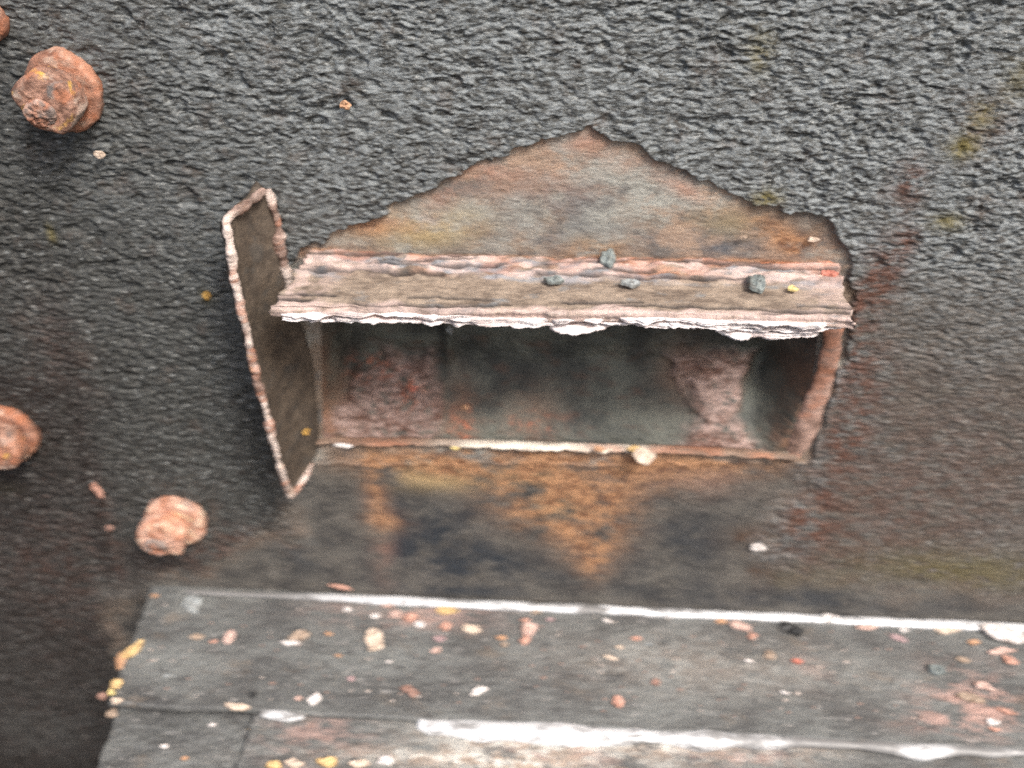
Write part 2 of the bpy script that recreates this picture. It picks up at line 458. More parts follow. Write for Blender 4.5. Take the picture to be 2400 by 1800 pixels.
    green = S((1.0, (2255, 340, 34, 24)), (.7, (2300, 270, 30, 30)), (1.0, (1795, 462, 32, 18)), (.8, (2220, 515, 34, 18)), (.6, (1780, 120, 30, 40)), (.5, (2390, 180, 40, 40)), (.8, (485, 690, 12, 14)),
              (.8, (125, 545, 10, 20)), (.9, (25, 1140, 36, 22)), (.7, (30, 960, 40, 20)), (.6, (1800, 1370, 200, 40)), (.6, (2240, 1330, 220, 50)))
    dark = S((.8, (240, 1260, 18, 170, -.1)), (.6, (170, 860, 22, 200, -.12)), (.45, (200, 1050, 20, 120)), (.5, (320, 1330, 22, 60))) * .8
    dark = np.clip(dark + 1.3 * bl(30, 1020, 95, 105) - .5 * bl(30, 1020, 62, 72) + .7 * bl(70, 905, 60, 30) + .5 * bl(95, 270, 70, 60) + .5 * bl(430, 1320, 70, 24) + .80 * sst(.03, -.12, X - P(380, 1100).x) * sst(.10, -.14, Z - P(200, 600).z) * (.6 + .8 * fbm(X / .03, Z / .03, 97)), 0, .9)  # shade at the left and below two bolts painted in, plus a dark ring
    sky_sheen = np.clip(.05 + 1.0 * sst(-.20, .12, X * .75 + Z * .55) - .25 * (1 - sst(-.12, .05, Z)) + .5 * (fbm(X / .06, Z / .05, 95) - .5), 0, 1)  # painted sheen of the sky, stronger towards the upper right
    co = np.stack([X, -h, Z], -1)
    sdo = poly_sd(X, Z, OPEN)
    keep = sdo < .002
    k4 = keep.copy()
    k4[:-1, :-1] = keep[:-1, :-1] | keep[1:, :-1] | keep[:-1, 1:] | keep[1:, 1:]
    A = lambda *c: np.stack(c, -1).reshape(-1, 3)
    me = raw_mesh('wall', co.reshape(-1, 3), grid_quads(len(xs), len(zs), keep=k4),
                  {'mask_a': A(bare, rust, drip), 'mask_b': A(pink, olive, blue), 'mask_c': A(brown, green, dark), 'mask_d': A(sky_sheen, worn, bare_l * (1 - bare_t))})
    me.flip_normals() if me.polygons[0].normal.y > 0 else None
    o = link('wall', me, MAT['wall'])
    props(o, 'pitted black coated steel wall with a bare rusty patch round the pocket', 'wall', kind='structure')
build_wall()

# ------------------------------------------------------------------ the rusted pocket bracket
BR = empty('rusted_bracket', P(1340, 1050), 'rusted steel pocket bracket with flaking shelf plate, bent left end plate and dark hollow', 'bracket')

def m_pocket():
    s = NT('pocket_steel')
    rust, pile, red = s.attr('mask_a')
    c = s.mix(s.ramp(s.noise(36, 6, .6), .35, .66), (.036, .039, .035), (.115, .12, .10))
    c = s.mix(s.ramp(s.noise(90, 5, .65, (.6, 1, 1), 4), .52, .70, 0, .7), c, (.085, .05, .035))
    n1 = s.ramp(s.noise(110, 6, .68, (.5, 1, 1), 7), .30, .56)
    c = s.mix(s.math('MULTIPLY', rust, n1), c, (.22, .115, .07))
    pc = s.mix(s.ramp(s.noise(300, 6, .72, (.4, 1, 1), 10), .36, .62), (.085, .047, .034), (.36, .255, .22))
    pc = s.mix(s.ramp(s.noise(70, 6, .7, off=31), .48, .64, 0, .75), pc, (.13, .06, .04))
    c = s.mix(s.math('MULTIPLY', pile, s.ramp(s.noise(140, 6, .7, off=3), .34, .50)), c, pc)
    c = s.mix(s.math('MULTIPLY', red, s.ramp(s.noise(230, 3, .6, off=8), .50, .62)), c, (.45, .13, .06))
    s.bump(s.noise(380, 6, .7, (.5, 1, 1)), .001, .9)
    return s.fin(c, .62, 0, .45)
MAT['pocket'] = m_pocket()

def build_pocket():
    x0, x1 = P(705, 900).x, P(1965, 900).x
    z0, z1 = P(1300, 1072).z, Z_SHELF - .003
    xs = np.linspace(x0, x1, 420)
    zs = np.linspace(z0, z1, 260)
    X, Z = np.meshgrid(xs, zs, indexing='ij')
    # the opening narrows along the curved right-hand side
    fz = (Z - z0) / (z1 - z0)
    left = x0 + .004
    rightx = x1 - .004 - .020 * (1 - fz) ** 1.5
    dl, dr, db = X - left, rightx - X, Z - z0
    D = .040
    prof = sst(0, .020, dl) * sst(0, .026, dr) * (.14 + .86 * sst(0, .055, db)) * sst(-.0005, .004, db)
    h = D * prof
    def bl(px, py, rx, ry, d=-.028):
        p = P(px, py, d); s = mpp(p)
        return np.exp(-(((X - p.x) / (rx * s)) ** 2 + ((Z - p.z) * math.cos(PITCH) / (ry * s)) ** 2))
    def pj(L):
        q = [P(px, py, -.030) for px, py in L]
        return [(v.x, v.z) for v in q]
    jx = (fbm(X / .009, Z / .009, 66) - .5) * .016
    jz = (fbm(X / .009, Z / .009, 68) - .5) * .014
    pileL = sst(-.004, .008, poly_sd(X + jx, Z + jz, pj([(740, 1090), (1045, 1090), (1045, 900), (1020, 850), (900, 830), (840, 880), (760, 940)])))
    pileR = sst(-.004, .007, poly_sd(X + jx * .8, Z + jz * .8, pj([(1560, 840), (1790, 840), (1750, 925), (1726, 955), (1800, 1015), (1815, 1090), (1545, 1090), (1562, 1000), (1628, 955), (1600, 905)])))
    h += .010 * bl(1805, 900, 55, 70) * prof
    nz = fbm(X / .010, Z / .006, 61)
    h -= (pileL * .006 + pileR * .005) * (.4 + 1.2 * nz) * sst(0, .02, h)
    h -= .006 * np.exp(-((X - P(1050, 850, -.03).x) / .004) ** 2) * sst(.25, .4, fz)
    h += .0022 * (fbm(X / .012, Z / .008, 63) - .5) + .0008 * (vn(X / .003, Z / .0016, 65) - .5)
    h = np.maximum(h, .0016 + .0009 * nz)
    rust = np.clip(.9 * bl(800, 980, 60, 90) + .7 * bl(765, 980, 40, 90) + .7 * bl(1080, 960, 40, 60) + .6 * bl(1600, 880, 60, 50) + .9 * bl(1870, 1010, 60, 70) + .6 * bl(1880, 850, 50, 120) + .5 * bl(1250, 950, 60, 40), 0, 1)
    rust = np.maximum(rust, np.maximum(sst(.014, .004, dl), sst(.012, .002, dr)) * (.6 + .5 * nz))
    red = np.clip(bl(970, 905, 25, 20) + bl(1090, 965, 24, 30) + .7 * bl(870, 870, 60, 20) + .8 * bl(1740, 1040, 40, 14) + .5 * bl(1250, 960, 60, 14), 0, 1)
    pile = np.clip(pileL + pileR, 0, 1)
    me = raw_mesh('back_panel', np.stack([X, h, Z], -1).reshape(-1, 3), grid_quads(len(xs), len(zs)), {'mask_a': np.stack([rust, pile, red], -1).reshape(-1, 3)})
    if me.polygons[0].normal.y > 0: me.flip_normals()
    o = link('back_panel', me, MAT['pocket'], BR)
    props(o, 'dark hollow back of the pocket with two heaps of rust scale')
build_pocket()

# -- shelf plate: outline surveyed along the front edge on the shelf's own level
def slab(name, mat, front, back_y, z_top, thick, xr, nu=480, nv=120, seed=0, amp=.0008, attr=None, parent=BR, end_jit=.004, edge_jit=.0015, top_fn=None, sag=0.0, nt_=6, skew=0):
    """closed plate: front(x)->y of its front edge, back_y(x), bevelled ragged edges"""
    xs = np.linspace(xr[0], xr[1], nu)
    fr = np.array([front(x) for x in xs]); bk = np.array([back_y(x) for x in xs])
    fr = fr + edge_jit * (fbm(xs / .008, xs * 0 + seed, seed, 4) - .5) * 2
    # perimeter profile: top (back->front), edge, bottom (front->back)
    tv = np.concatenate([np.linspace(0, 1, nv), np.full(nt_, 1.0), np.linspace(1, 0, nv // 2)])
    side = np.concatenate([np.zeros(nv), np.linspace(.1, .9, nt_), np.ones(nv // 2)])
    U, V = np.meshgrid(np.arange(nu), np.arange(len(tv)), indexing='ij')
    X = xs[U].copy(); T = tv[V]; Sd = side[V]
    Y = bk[U] + (fr[U] - bk[U]) * T
    Zc = z_top - thick * Sd
    # rounded, layered edge
    isedge = (V >= nv) & (V < nv + nt_)
    bul = np.sin(np.clip(Sd, 0, 1) * math.pi)
    lay = (vn(Sd * 5 + 0 * X, X / .03, seed + 2) - .5) * .0022
    Y = Y - isedge * (bul * .0009 + lay)
    n = fbm(X / .007, Y / .006, seed + 4) - .5
    Zc = Zc + n * amp * 2
    if top_fn is not None:
        Zc = Zc + (Sd < .5) * top_fn(X, Y, T)
    Zc = Zc - sag * T * (fbm(X / .06, X * 0, seed + 6, 2) - .3)
    e = end_jit
    ex = np.minimum(U, nu - 1 - U) / 6.0
    sgn = np.where(U < nu / 2, -1, 1)
    X = X - .009 * T * np.clip(1 - U / 60.0, 0, 1) * (skew > 0) + sgn * e * (fbm(Y / .008, Zc / .004, seed + 8) - .5) * 2 * np.clip(1 - ex, 0, 1)
    co = np.stack([X, Y, Zc], -1)
    # close the two ends
    co = np.concatenate([co[:1] * 1, co, co[-1:] * 1], 0)
    for k in (0, -1):
        co[k, :, 2] = z_top - thick * .5
    at = None
    Xa, Ta, Sa = [np.concatenate([q[:1], q, q[-1:]], 0) for q in (X, T, Sd)]
    if attr:
        v_ = attr(Xa, Ta, Sa, co)
        at = {'mask_a': v_[..., :3].reshape(-1, 3)}
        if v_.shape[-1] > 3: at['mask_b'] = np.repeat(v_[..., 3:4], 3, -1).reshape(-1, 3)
    me = raw_mesh(name, co.reshape(-1, 3), grid_quads(nu + 2, len(tv), close_v=True), at)
    bm = bmesh.new(); bm.from_mesh(me); bmesh.ops.recalc_face_normals(bm, faces=bm.faces); bm.to_mesh(me); bm.free()
    return link(name, me, mat, parent)

def interp(pts):
    xs = [p[0] for p in pts]; ys = [p[1] for p in pts]
    return lambda x: float(np.interp(x, xs, ys))

sf = [H(px, py, Z_SHELF - .002) for px, py in [(652, 728), (800, 728), (1000, 730), (1200, 735), (1420, 738), (1600, 742), (1800, 748), (1985, 752)]]
shelf_front = interp([(p.x, p.y) for p in sf])
SX0, SX1 = H(690, 690, Z_SHELF).x, H(1978, 690, Z_SHELF).x

def shelf_top(X, Y, T):
    step = sst(.50, .40, T + .10 * (fbm(X / .02, Y / .02, 71) - .5) * 2)        # the rear strip is built up of scale
    cr = np.exp(-((T - .40 - .06 * (vn(X / .03, X * 0, 73) - .5)) / .02) ** 2) * sst(.35, .6, vn(X / .05, X * 0, 75))
    cr2 = sum(np.exp(-((T - t0 - .10 * (fbm(X / .03, X * 0, 173 + i, 3) - .5)) / .011) ** 2) * sst(.42, .52, vn(X / .04, X * 0, 180 + i)) for i, t0 in enumerate((.12, .2, .29, .84, .90, .95)))
    return .0026 * step * (.3 + 1.2 * vn(X / .014, Y / .003, 77)) - .0046 * cr - .0040 * cr2 + .0030 * (fbm(X / .007, Y / .0022, 79) - .5) * step

def shelf_attr(X, T, S, co):
    ends = np.maximum(sst(.03, .0, X - SX0), sst(.035, .0, SX1 - X) * .8)
    n = fbm(X / .02, T * 2.0, 81)
    pale = np.clip(sst(.90, 1.0, T + .20 * (n - .5)) + .9 * sst(.5, .36, T + .1 * (n - .5)) * sst(.42, .62, fbm(X / .014, T * 12, 83)) + .75 * ends * sst(.3, .55, fbm(X / .008, T * 7, 87)), 0, 1)
    pale = np.where(S > .3, .8, pale)
    org = np.clip(sst(.12, .02, T) + .5 * sst(.45, .65, vn(X / .02, T * 5, 85)) * sst(.5, .3, T), 0, 1)
    band = sst(.12, .2, T) * sst(.52, .42, T + .2 * (n - .5)) * sst(.40, .6, fbm(X / .03, T * 8, 89))
    ck = np.exp(-((T - .40 - .06 * (vn(X / .03, X * 0, 73) - .5)) / .034) ** 2) * sst(.34, .46, vn(X / .05, X * 0, 75))  # mask of the same cracks, for their painted shade
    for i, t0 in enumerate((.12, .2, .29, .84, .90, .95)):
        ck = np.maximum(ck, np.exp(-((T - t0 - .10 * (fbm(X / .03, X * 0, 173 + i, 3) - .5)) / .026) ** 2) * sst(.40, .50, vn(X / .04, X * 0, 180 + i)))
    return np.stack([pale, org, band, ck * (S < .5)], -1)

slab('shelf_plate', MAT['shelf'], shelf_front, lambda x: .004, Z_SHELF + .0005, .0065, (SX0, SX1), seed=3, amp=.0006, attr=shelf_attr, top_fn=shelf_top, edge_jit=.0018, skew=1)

# -- sheets of scale peeling from the shelf's front edge
def lay_attr(X, T, S, co):
    n = fbm(X / .02, co[..., 2] / .003, 91)
    return np.stack([np.clip(.35 + .9 * sst(.3, .6, n), 0, 1), .25 * sst(.6, .75, n), 0 * T], -1)
for k, (pxa, pxb, dz, th, outw, lab) in enumerate([(632, 1120, -.0026, .0013, .0036, None), (980, 1440, -.0032, .0013, .0026, None), (1400, 1990, -.0028, .0014, .0032, None),
                                              (640, 900, -.0054, .0014, .0026, None), (880, 1290, -.0060, .0013, .0022, None), (1290, 1430, -.0078, .0022, .0042, 'drooping pale scrap of scale'), (1690, 1935, -.0088, .0024, .0038, 'thick white drooping scale under the right end'),
                                              (1540, 1990, -.0058, .0013, .0020, None), (1420, 1640, -.0058, .0012, .0016, None), (760, 1060, -.0044, .0010, .0046, None), (1080, 1330, -.0046, .0010, .0042, None), (1560, 1800, -.0044, .0010, .0046, None)]):
    xa, xb = H(pxa, 745, Z_SHELF).x, H(pxb, 745, Z_SHELF).x
    mid = .5 * (xa + xb); hw = .5 * (xb - xa)
    f = lambda x, o=outw, m=mid, h=hw: shelf_front(x) - o * max(0.0, 1 - ((x - m) / h) ** 4) + .006 * max(0, abs(x - m) / h - .85)
    o = slab('scale_layer', MAT['layer'], f, lambda x: shelf_front(x) + .018, Z_SHELF + dz, th, (xa, xb), nu=200, nv=12, seed=20 + 3 * k, amp=.0005, attr=lay_attr, edge_jit=.0040, sag=.0030, end_jit=.006)
    if lab: o['label'] = lab

# -- left end plate: bent blade of plate with a pale corroded rim
fin_l = [((620, 446), .010), ((575, 480), .024), ((532, 520), .036), ((540, 580), .040), ((550, 660), .042), ((575, 760), .043), ((598, 870), .044), ((622, 960), .043), ((645, 1050), .041), ((664, 1120), .036), ((682, 1160), .028)]
fin_r = [((624, 446), .006), ((636, 475), .006), ((650, 520), .006), ((655, 570), .007), ((668, 625), .008), ((690, 700), .006), ((720, 800), .002), ((738, 880), .000), ((745, 960), .000), ((742, 1060), .004), ((690, 1156), .022)]
FL = [P(*p, d) for p, d in fin_l]
FR = [P(*p, d) for p, d in fin_r]
def spl(pts, n):
    out = []
    m = len(pts) - 1
    for i in range(n):
        u = i / (n - 1) * m
        k = min(int(u), m - 1); t = u - k
        p0, p1, p2, p3 = pts[max(k - 1, 0)], pts[k], pts[k + 1], pts[min(k + 2, m)]
        out.append(0.5 * ((2 * p1) + (p2 - p0) * t + (2 * p0 - 5 * p1 + 4 * p2 - p3) * t * t + (3 * p1 - p0 - 3 * p2 + p3) * t ** 3))
    return out
nL = 120
FLs, FRs = spl(FL, nL), spl(FR, nL)
def build_fin():
    nv = 26
    th = .0042
    rows = []
    for side in (0, 1):
        for i in range(nL):
            a, b = FLs[i], FRs[i]
            tg = (FLs[min(i + 1, nL - 1)] - FLs[max(i - 1, 0)])
            nrm = tg.cross(b - a)
            nrm = nrm.normalized() if nrm.length > 1e-9 else Vector((1, 0, 0))
            if nrm.x < 0: nrm = -nrm
            row = []
            for j in range(nv):
                t = j / (nv - 1)
                p = a.lerp(b, t)
                n_ = mnoise.noise(p * 90) * .0008 + mnoise.noise(p * 260) * .0004
                bow = -.003 * math.sin(math.pi * t)
                row.append(p + nrm * (n_ + bow - (th if side else 0)))
            rows.append(row)
    # ring: front face a->b then back face b->a
    co = []
    for i in range(nL):
        co += [tuple(v) for v in rows[i]] + [tuple(v) for v in reversed(rows[nL + i])]
    me = raw_mesh('end_plate', np.array(co), grid_quads(nL, 2 * nv, close_v=True), {'mask_a': np.zeros((len(co), 3))})
    bm = bmesh.new(); bm.from_mesh(me); bmesh.ops.recalc_face_normals(bm, faces=bm.faces); bm.to_mesh(me); bm.free()
    pl = link('end_plate', me, MAT['fin'], BR)
    props(pl, 'bent dark brown blade-shaped plate at the left end')
    def rim(path, rad, seed, sub=4):
        rr_ = random.Random(seed)
        rad = [r * rr_.uniform(.66, 1.22) for r in rad]
        c, q = tube(path, rad, 14, (1.0, .85), .0014, 170, seed, sub * 3)
        m = np.zeros((len(c), 3)); m[:, 0] = .9 * sst(.35, .6, fbm(c[:, 2] / .012, c[:, 0] / .01, seed)); m[:, 1] = .6 * sst(.5, .65, fbm(c[:, 2] / .006, c[:, 0] / .02, seed + 4))
        o = link('rim', raw_mesh('rim', c, q, {'mask_a': m}), MAT['rim'], None)
        o.parent = pl
        o.matrix_parent_inverse = (Matrix.Translation(BR.location) @ pl.matrix_parent_inverse).inverted()
    rim(FLs[::4] + [FLs[-1]], [.0024] * 3 + [.0033] * 4 + [.0028] * 8 + [.0025] * 16, 3)
    rim(FRs[0:60:4], [.0026] * 4 + [.0024] * 4 + [.0036] * 7, 5)
    rim([FRs[-10], FRs[-6], FRs[-3], FRs[-1], FLs[-1]], [.0022, .0030, .0028, .0026, .0022], 7)
build_fin()

# -- right side: a rounded corroded web curving down to the lip
c, q = tube([P(1962, 705, .006), P(1954, 770, .005), P(1946, 820, .002), P(1932, 880, .000), P(1908, 950, -.002), P(1890, 1010, -.003), P(1852, 1074, -.003)],
            [.0045, .0046, .0048, .0050, .0058, .0078, .0050], 24, (.5, 1.15), .0014, 95, 11, 18)
m = np.zeros((len(c), 3)); m[:, 0] = .7 * sst(.4, .6, fbm(c[:, 2] / .02, c[:, 0] / .02, 4)); m[:, 1] = .5 * sst(.45, .6, fbm(c[:, 2] / .015, c[:, 0] / .02, 9))
link('side_web', raw_mesh('side_web', c, q, {'mask_a': m}), MAT['side'], BR)

# -- bottom lip: thin ragged edge
def build_lip():
    lp = [P(px, py, .004) for px, py in [(742, 1040), (850, 1043), (1000, 1046), (1150, 1050), (1300, 1055), (1450, 1060), (1600, 1064), (1750, 1070), (1870, 1078)]]
    zt = interp([(p.x, p.z) for p in lp])
    xs = np.linspace(lp[0].x, lp[-1].x, 320)
    prof = [(.006, -.0012), (.003, .0000), (0, .0006), (-.0020, .0006), (-.0034, .0002), (-.0038, -.0004), (-.0034, -.0010), (-.001, -.0016), (.006, -.0024)]
    co, at = [], []
    for i, x in enumerate(xs):
        rag = (float(fbm(np.array(x / .009), np.array(0.3), 51)) - .5)
        rg2 = (float(vn(np.array(x / .0035), np.array(0.7), 53)) - .5)
        for (y, z) in prof:
            k = 1 if y < 0 else 0
            co.append((x, y + k * (rag * .005 + rg2 * .0015), zt(x) + z + rag * .0012 + .0006 * rg2))
            px = 742 + (x - xs[0]) / (xs[-1] - xs[0]) * 1128
            at.append((float(np.clip(.05 + 1.0 * np.exp(-((px - 1300) / 240) ** 4), 0, 1)), .5 * float(sst(.45, .6, vn(np.array(x / .02), np.array(.1), 55))), 0))  # pale middle stretch paints the light caught on the lip
    me = raw_mesh('lip', np.array(co), grid_quads(len(xs), len(prof), close_v=True), {'mask_a': np.array(at)})
    bm = bmesh.new(); bm.from_mesh(me); bmesh.ops.recalc_face_normals(bm, faces=bm.faces); bm.to_mesh(me); bm.free()
    link('lip', me, MAT['lip'], BR)
build_lip()

# ------------------------------------------------------------------ the ledge along the foot of the wall
LE = empty('steel_ledge', H(1400, 1560, Z_LEDGE), 'weathered grey steel ledge running along the foot of the black wall', 'ledge')
lfront = [H(px, py, Z_LEDGE) for px, py in [(262, 1646), (560, 1664), (900, 1680), (1300, 1694), (1800, 1716), (2400, 1752)]]
led_y = float(np.mean([p.y for p in lfront]))

LX0 = H(345, 1400, Z_LEDGE).x; LX0F = H(258, 1646, Z_LEDGE).x

LX1 = 1.3
Z_STEP = Z_LEDGE - .014
Z_STEP_R = Z_LEDGE - .006

def ledge_sheet(name, z, y0, y1, xl0, xl1, x1, nu, nv, seed, attr_fn, h_amp, mat=None, drop=.01, xr_d=None):
    """level plate with its left end running from xl0 (rear) to xl1 (front) and skirts turned down at its edges"""
    uu = np.concatenate([np.linspace(0, 1, nu) ** 1.6])
    vv = np.linspace(0, 1, nv)
    U, V = np.meshgrid(uu, vv, indexing='ij')
    xl = xl0 + (xl1 - xl0) * V + .004 * (fbm(V * 9, V * 0, seed, 3) - .5)
    X = xl + (x1 - xl) * U
    Y = y0 + (y1 - y0) * V
    Zz = z + h_amp * (fbm(X / .03, Y / .02, seed + 3) - .5) + h_amp * .35 * (vn(X / .006, Y / .003, seed + 5) - .5)
    Y = Y + .0022 * (fbm(X / .03, X * 0, seed + 11, 4) - .5) * V
    at = attr_fn(X, Y, V)
    co = np.stack([X, Y, Zz], -1)
    # skirts
    fr = co[:, -1:, :].copy(); fr2 = fr.copy(); fr[..., 1] -= .0010; fr[..., 2] -= .0014; fr2[..., 1] -= .0008; fr2[..., 2] -= drop
    co = np.concatenate([co, fr, fr2], 1); at = np.concatenate([at, at[:, -1:], at[:, -1:]], 1)
    lf = co[:1].copy(); lf2 = lf.copy(); lf[..., 0] -= .0010; lf[..., 2] -= .0014; lf2[..., 0] -= .0008; lf2[..., 2] = np.minimum(lf2[..., 2] - .0015, z - drop)
    co = np.concatenate([lf2, lf, co], 0); at = np.concatenate([at[:1], at[:1], at], 0)
    me = raw_mesh(name, co.reshape(-1, 3), grid_quads(co.shape[0], co.shape[1]), {'mask_a': at.reshape(-1, 3)})
    if me.polygons[len(me.polygons) // 2].normal.z < 0: me.flip_normals()
    return link(name, me, mat or MAT['ledge'], LE)

def at_top(X, Y, V):
    def bl(px, py, rx, ry):
        p = H(px, py, Z_LEDGE); s = mpp(p)
        return np.exp(-(((X - p.x) / (rx * s)) ** 2 + ((Y - p.y) * .75 / (ry * s)) ** 2))
    st = np.clip(.25 * bl(1650, 1560, 350, 60) + .3 * bl(2350, 1450, 120, 20), 0, 1)
    pk = np.clip(1.0 * bl(2290, 1640, 110, 60) + .6 * bl(960, 1440, 180, 30) + .5 * bl(2200, 1690, 100, 24) + .3 * bl(1900, 1560, 40, 30), 0, 1)
    return np.stack([st, pk, 0 * X], -1)
ledge_sheet('top_plate', Z_LEDGE, .004, led_y, LX0, LX0F, LX1, 700, 120, 101, at_top, .0016, drop=.0045)

FRONT2 = led_y - .075
def at_step(X, Y, V):
    def bl(px, py, rx, ry):
        p = H(px, py, Z_STEP); s = mpp(p)
        return np.exp(-(((X - p.x) / (rx * s)) ** 2 + ((Y - p.y) * .75 / (ry * s)) ** 2))
    st = np.clip(1.2 * bl(1220, 1738, 200, 40) + 1.0 * bl(1150, 1802, 330, 18) + .8 * bl(1560, 1760, 160, 34) + .5 * bl(1850, 1760, 120, 40) + .4 * bl(2330, 1770, 80, 30), 0, 1)
    pk = np.clip(.5 * bl(750, 1740, 120, 60) + .8 * bl(1320, 1785, 120, 20) + .6 * bl(1720, 1790, 120, 20), 0, 1)
    return np.stack([st, pk, 0 * X], -1)
SEAM = H(590, 1720, Z_STEP).x
xl2 = LX0F + (LX0F - LX0) * (.075 / abs(led_y - .004))
# left slab and right slab of the lower step, with an open seam between
def step_slab(name, xa0, xa1, xb, seed, z=Z_STEP):
    return ledge_sheet(name, z, led_y + .02, FRONT2, xa0, xa1, xb, 420, 90, seed, at_step, .0026, drop=.03)
o = step_slab('step_plate', LX0F - .001, xl2, SEAM - .0012, 131)
o['label'] = 'small grey plate at the left end of the lower step'
o = step_slab('step_plate', SEAM + .0012, SEAM + .0012, LX1, 137, Z_STEP_R)
o['label'] = 'long lower step stained cream and brown'

def bead(name, path, radii, seed, mask, fr=60, amp=.0012, flat=(1, 1), label=None):
    c, q = tube(path, radii, 14, flat, amp, fr, seed, 8, axis2=(0, 0, 1))
    m = np.zeros((len(c), 3)); m[:, 0] = mask(c[:, 0])
    o = link(name, raw_mesh(name, c, q, {'mask_a': m}), MAT['bead'], LE)
    if label: o['label'] = label
    return o
# rear bead: wet edge with its sky glint painted white, where the ledge meets the wall
pxs = list(range(430, 2700, 60))
bp = []
for px in pxs:
    py = 1386 + (px - 520) * (1466 - 1390) / (2400 - 520)
    bp.append(Vector((H(px, py + 8, Z_LEDGE + .0015).x, -.0052, Z_LEDGE + .0010)))
xa, xb = H(560, 1400, Z_LEDGE).x, H(900, 1400, Z_LEDGE).x
bead('rear_edge', bp, [.0018 + .0015 * min(1, max(0, (p.x - xa) / (xb - xa))) for p in bp], 5, lambda X: np.clip((X - xa) / (xb - xa) * .9 + .1, 0, 1), 30, .0008, (.8, 1.2), 'wet edge with painted white glint where the ledge meets the wall')
# front edge: rounded over, worn, with glints painted white in patches
def front_bead(pts, seed, label):
    xs_ = [H(px, 1690, Z_LEDGE).x for px, _, _ in pts]
    path, rad = [], []
    x = xs_[0]
    while x <= xs_[-1]:
        r = float(np.interp(x, xs_, [p[1] for p in pts])) * (.8 + .5 * float(vn(np.array(x / .02), np.array(seed * 1.0), seed)))
        path.append(Vector((x, led_y - .0005 - .45 * r, Z_LEDGE - .0008 - .80 * r))); rad.append(r)
        x += .010
    bead('front_edge', path, rad, seed, lambda X: np.interp(X, xs_, [p[2] for p in pts]), 38, .0014, (1.0, 1.25), label)
front_bead([(600, .0022, .4), (630, .0026, .75), (690, .0026, .7), (725, .002, .3)], 3, 'short bright patch of the front edge beside the seam')
front_bead([(975, .0040, .75), (1000, .0062, 1), (1180, .0060, 1), (1300, .0052, .8), (1340, .0056, .95), (1450, .0052, .9), (1600, .0046, .85), (1700, .0042, .7), (1740, .0040, .45), (1800, .0038, .65), (1860, .0034, .35), (1960, .0032, .3),
            (2080, .0034, .4), (2120, .0044, .8), (2180, .0042, .7), (2230, .0034, .35), (2330, .0036, .5), (2440, .0034, .35), (2900, .0034, .3)], 9, 'long rounded front edge with worn metal and painted white glints')

# ------------------------------------------------------------------ rusted bolts on the left
def lump(name, mat, prof, sides, seed, amp, parent, round_=.5, nseg=90, scale=(1, 1)):
    """turned/hexagonal body along local +Z from a profile of (radius, height); corroded by noise"""
    co = []
    n = len(prof)
    for (r, z) in prof:
        for k in range(nseg):
            th = 2 * math.pi * k / nseg
            rr = r
            if sides:
                a = (th % (2 * math.pi / sides)) - math.pi / sides
                hexr = math.cos(math.pi / sides) / math.cos(a)
                rr = r * (hexr * (1 - round_) + round_)
            v = Vector((rr * math.cos(th) * scale[0], rr * math.sin(th) * scale[1], z))
            d = v.normalized()
            nz = mnoise.noise(v * 75 + Vector((seed, seed * 2, 0))) + .55 * mnoise.noise(v * 170 + Vector((0, seed, 0))) + .3 * mnoise.noise(v * 380)
            nz += .7 * (math.floor(3 * mnoise.noise(v * 95 + Vector((0, 0, seed)))) / 3) + .25 * abs(mnoise.noise(v * 640)) - .5 * max(0, mnoise.noise(v * 120 + Vector((seed * 5, 0, 0))) - .2)
            v += d * amp * nz if r > 1e-5 else Vector((0, 0, amp * nz * .6))
            co.append(tuple(v))
    c = np.array(co)
    m = np.zeros((len(c), 3)); m[:, 0] = .8 * sst(.52, .68, fbm(c[:, 0] / .008, c[:, 1] / .006 + c[:, 2] / .01, seed)); m[:, 1] = .7 * sst(.45, .6, fbm(c[:, 0] / .01, c[:, 1] / .01, seed + 9))
    me = raw_mesh(name, c, grid_quads(n, nseg, close_v=True), {'mask_a': m})
    bm = bmesh.new(); bm.from_mesh(me); bmesh.ops.recalc_face_normals(bm, faces=bm.faces); bm.to_mesh(me); bm.free()
    if mat: me.materials.append(mat)
    o = bpy.data.objects.new(name, me); COL.objects.link(o); o.parent = parent
    return o

def rprof(r, z0, z1, bev, n=6, inner=0.0):
    out = [(r * .80, z0), (r * .97, z0 + .18 * (z1 - z0)), (r, z0 + .45 * (z1 - z0)), (r, z1 - bev)]
    for i in range(1, n + 1):
        t = i / n * math.pi / 2
        out.append((r - bev * (1 - math.cos(t)), z1 - bev + bev * math.sin(t)))
    k = [.9, .82, .72, .62, .52, .42, .32, .22, .1, .001]
    out += [((r - bev) * q, z1 + (.0006 if q < .5 else 0)) for q in k]
    return out

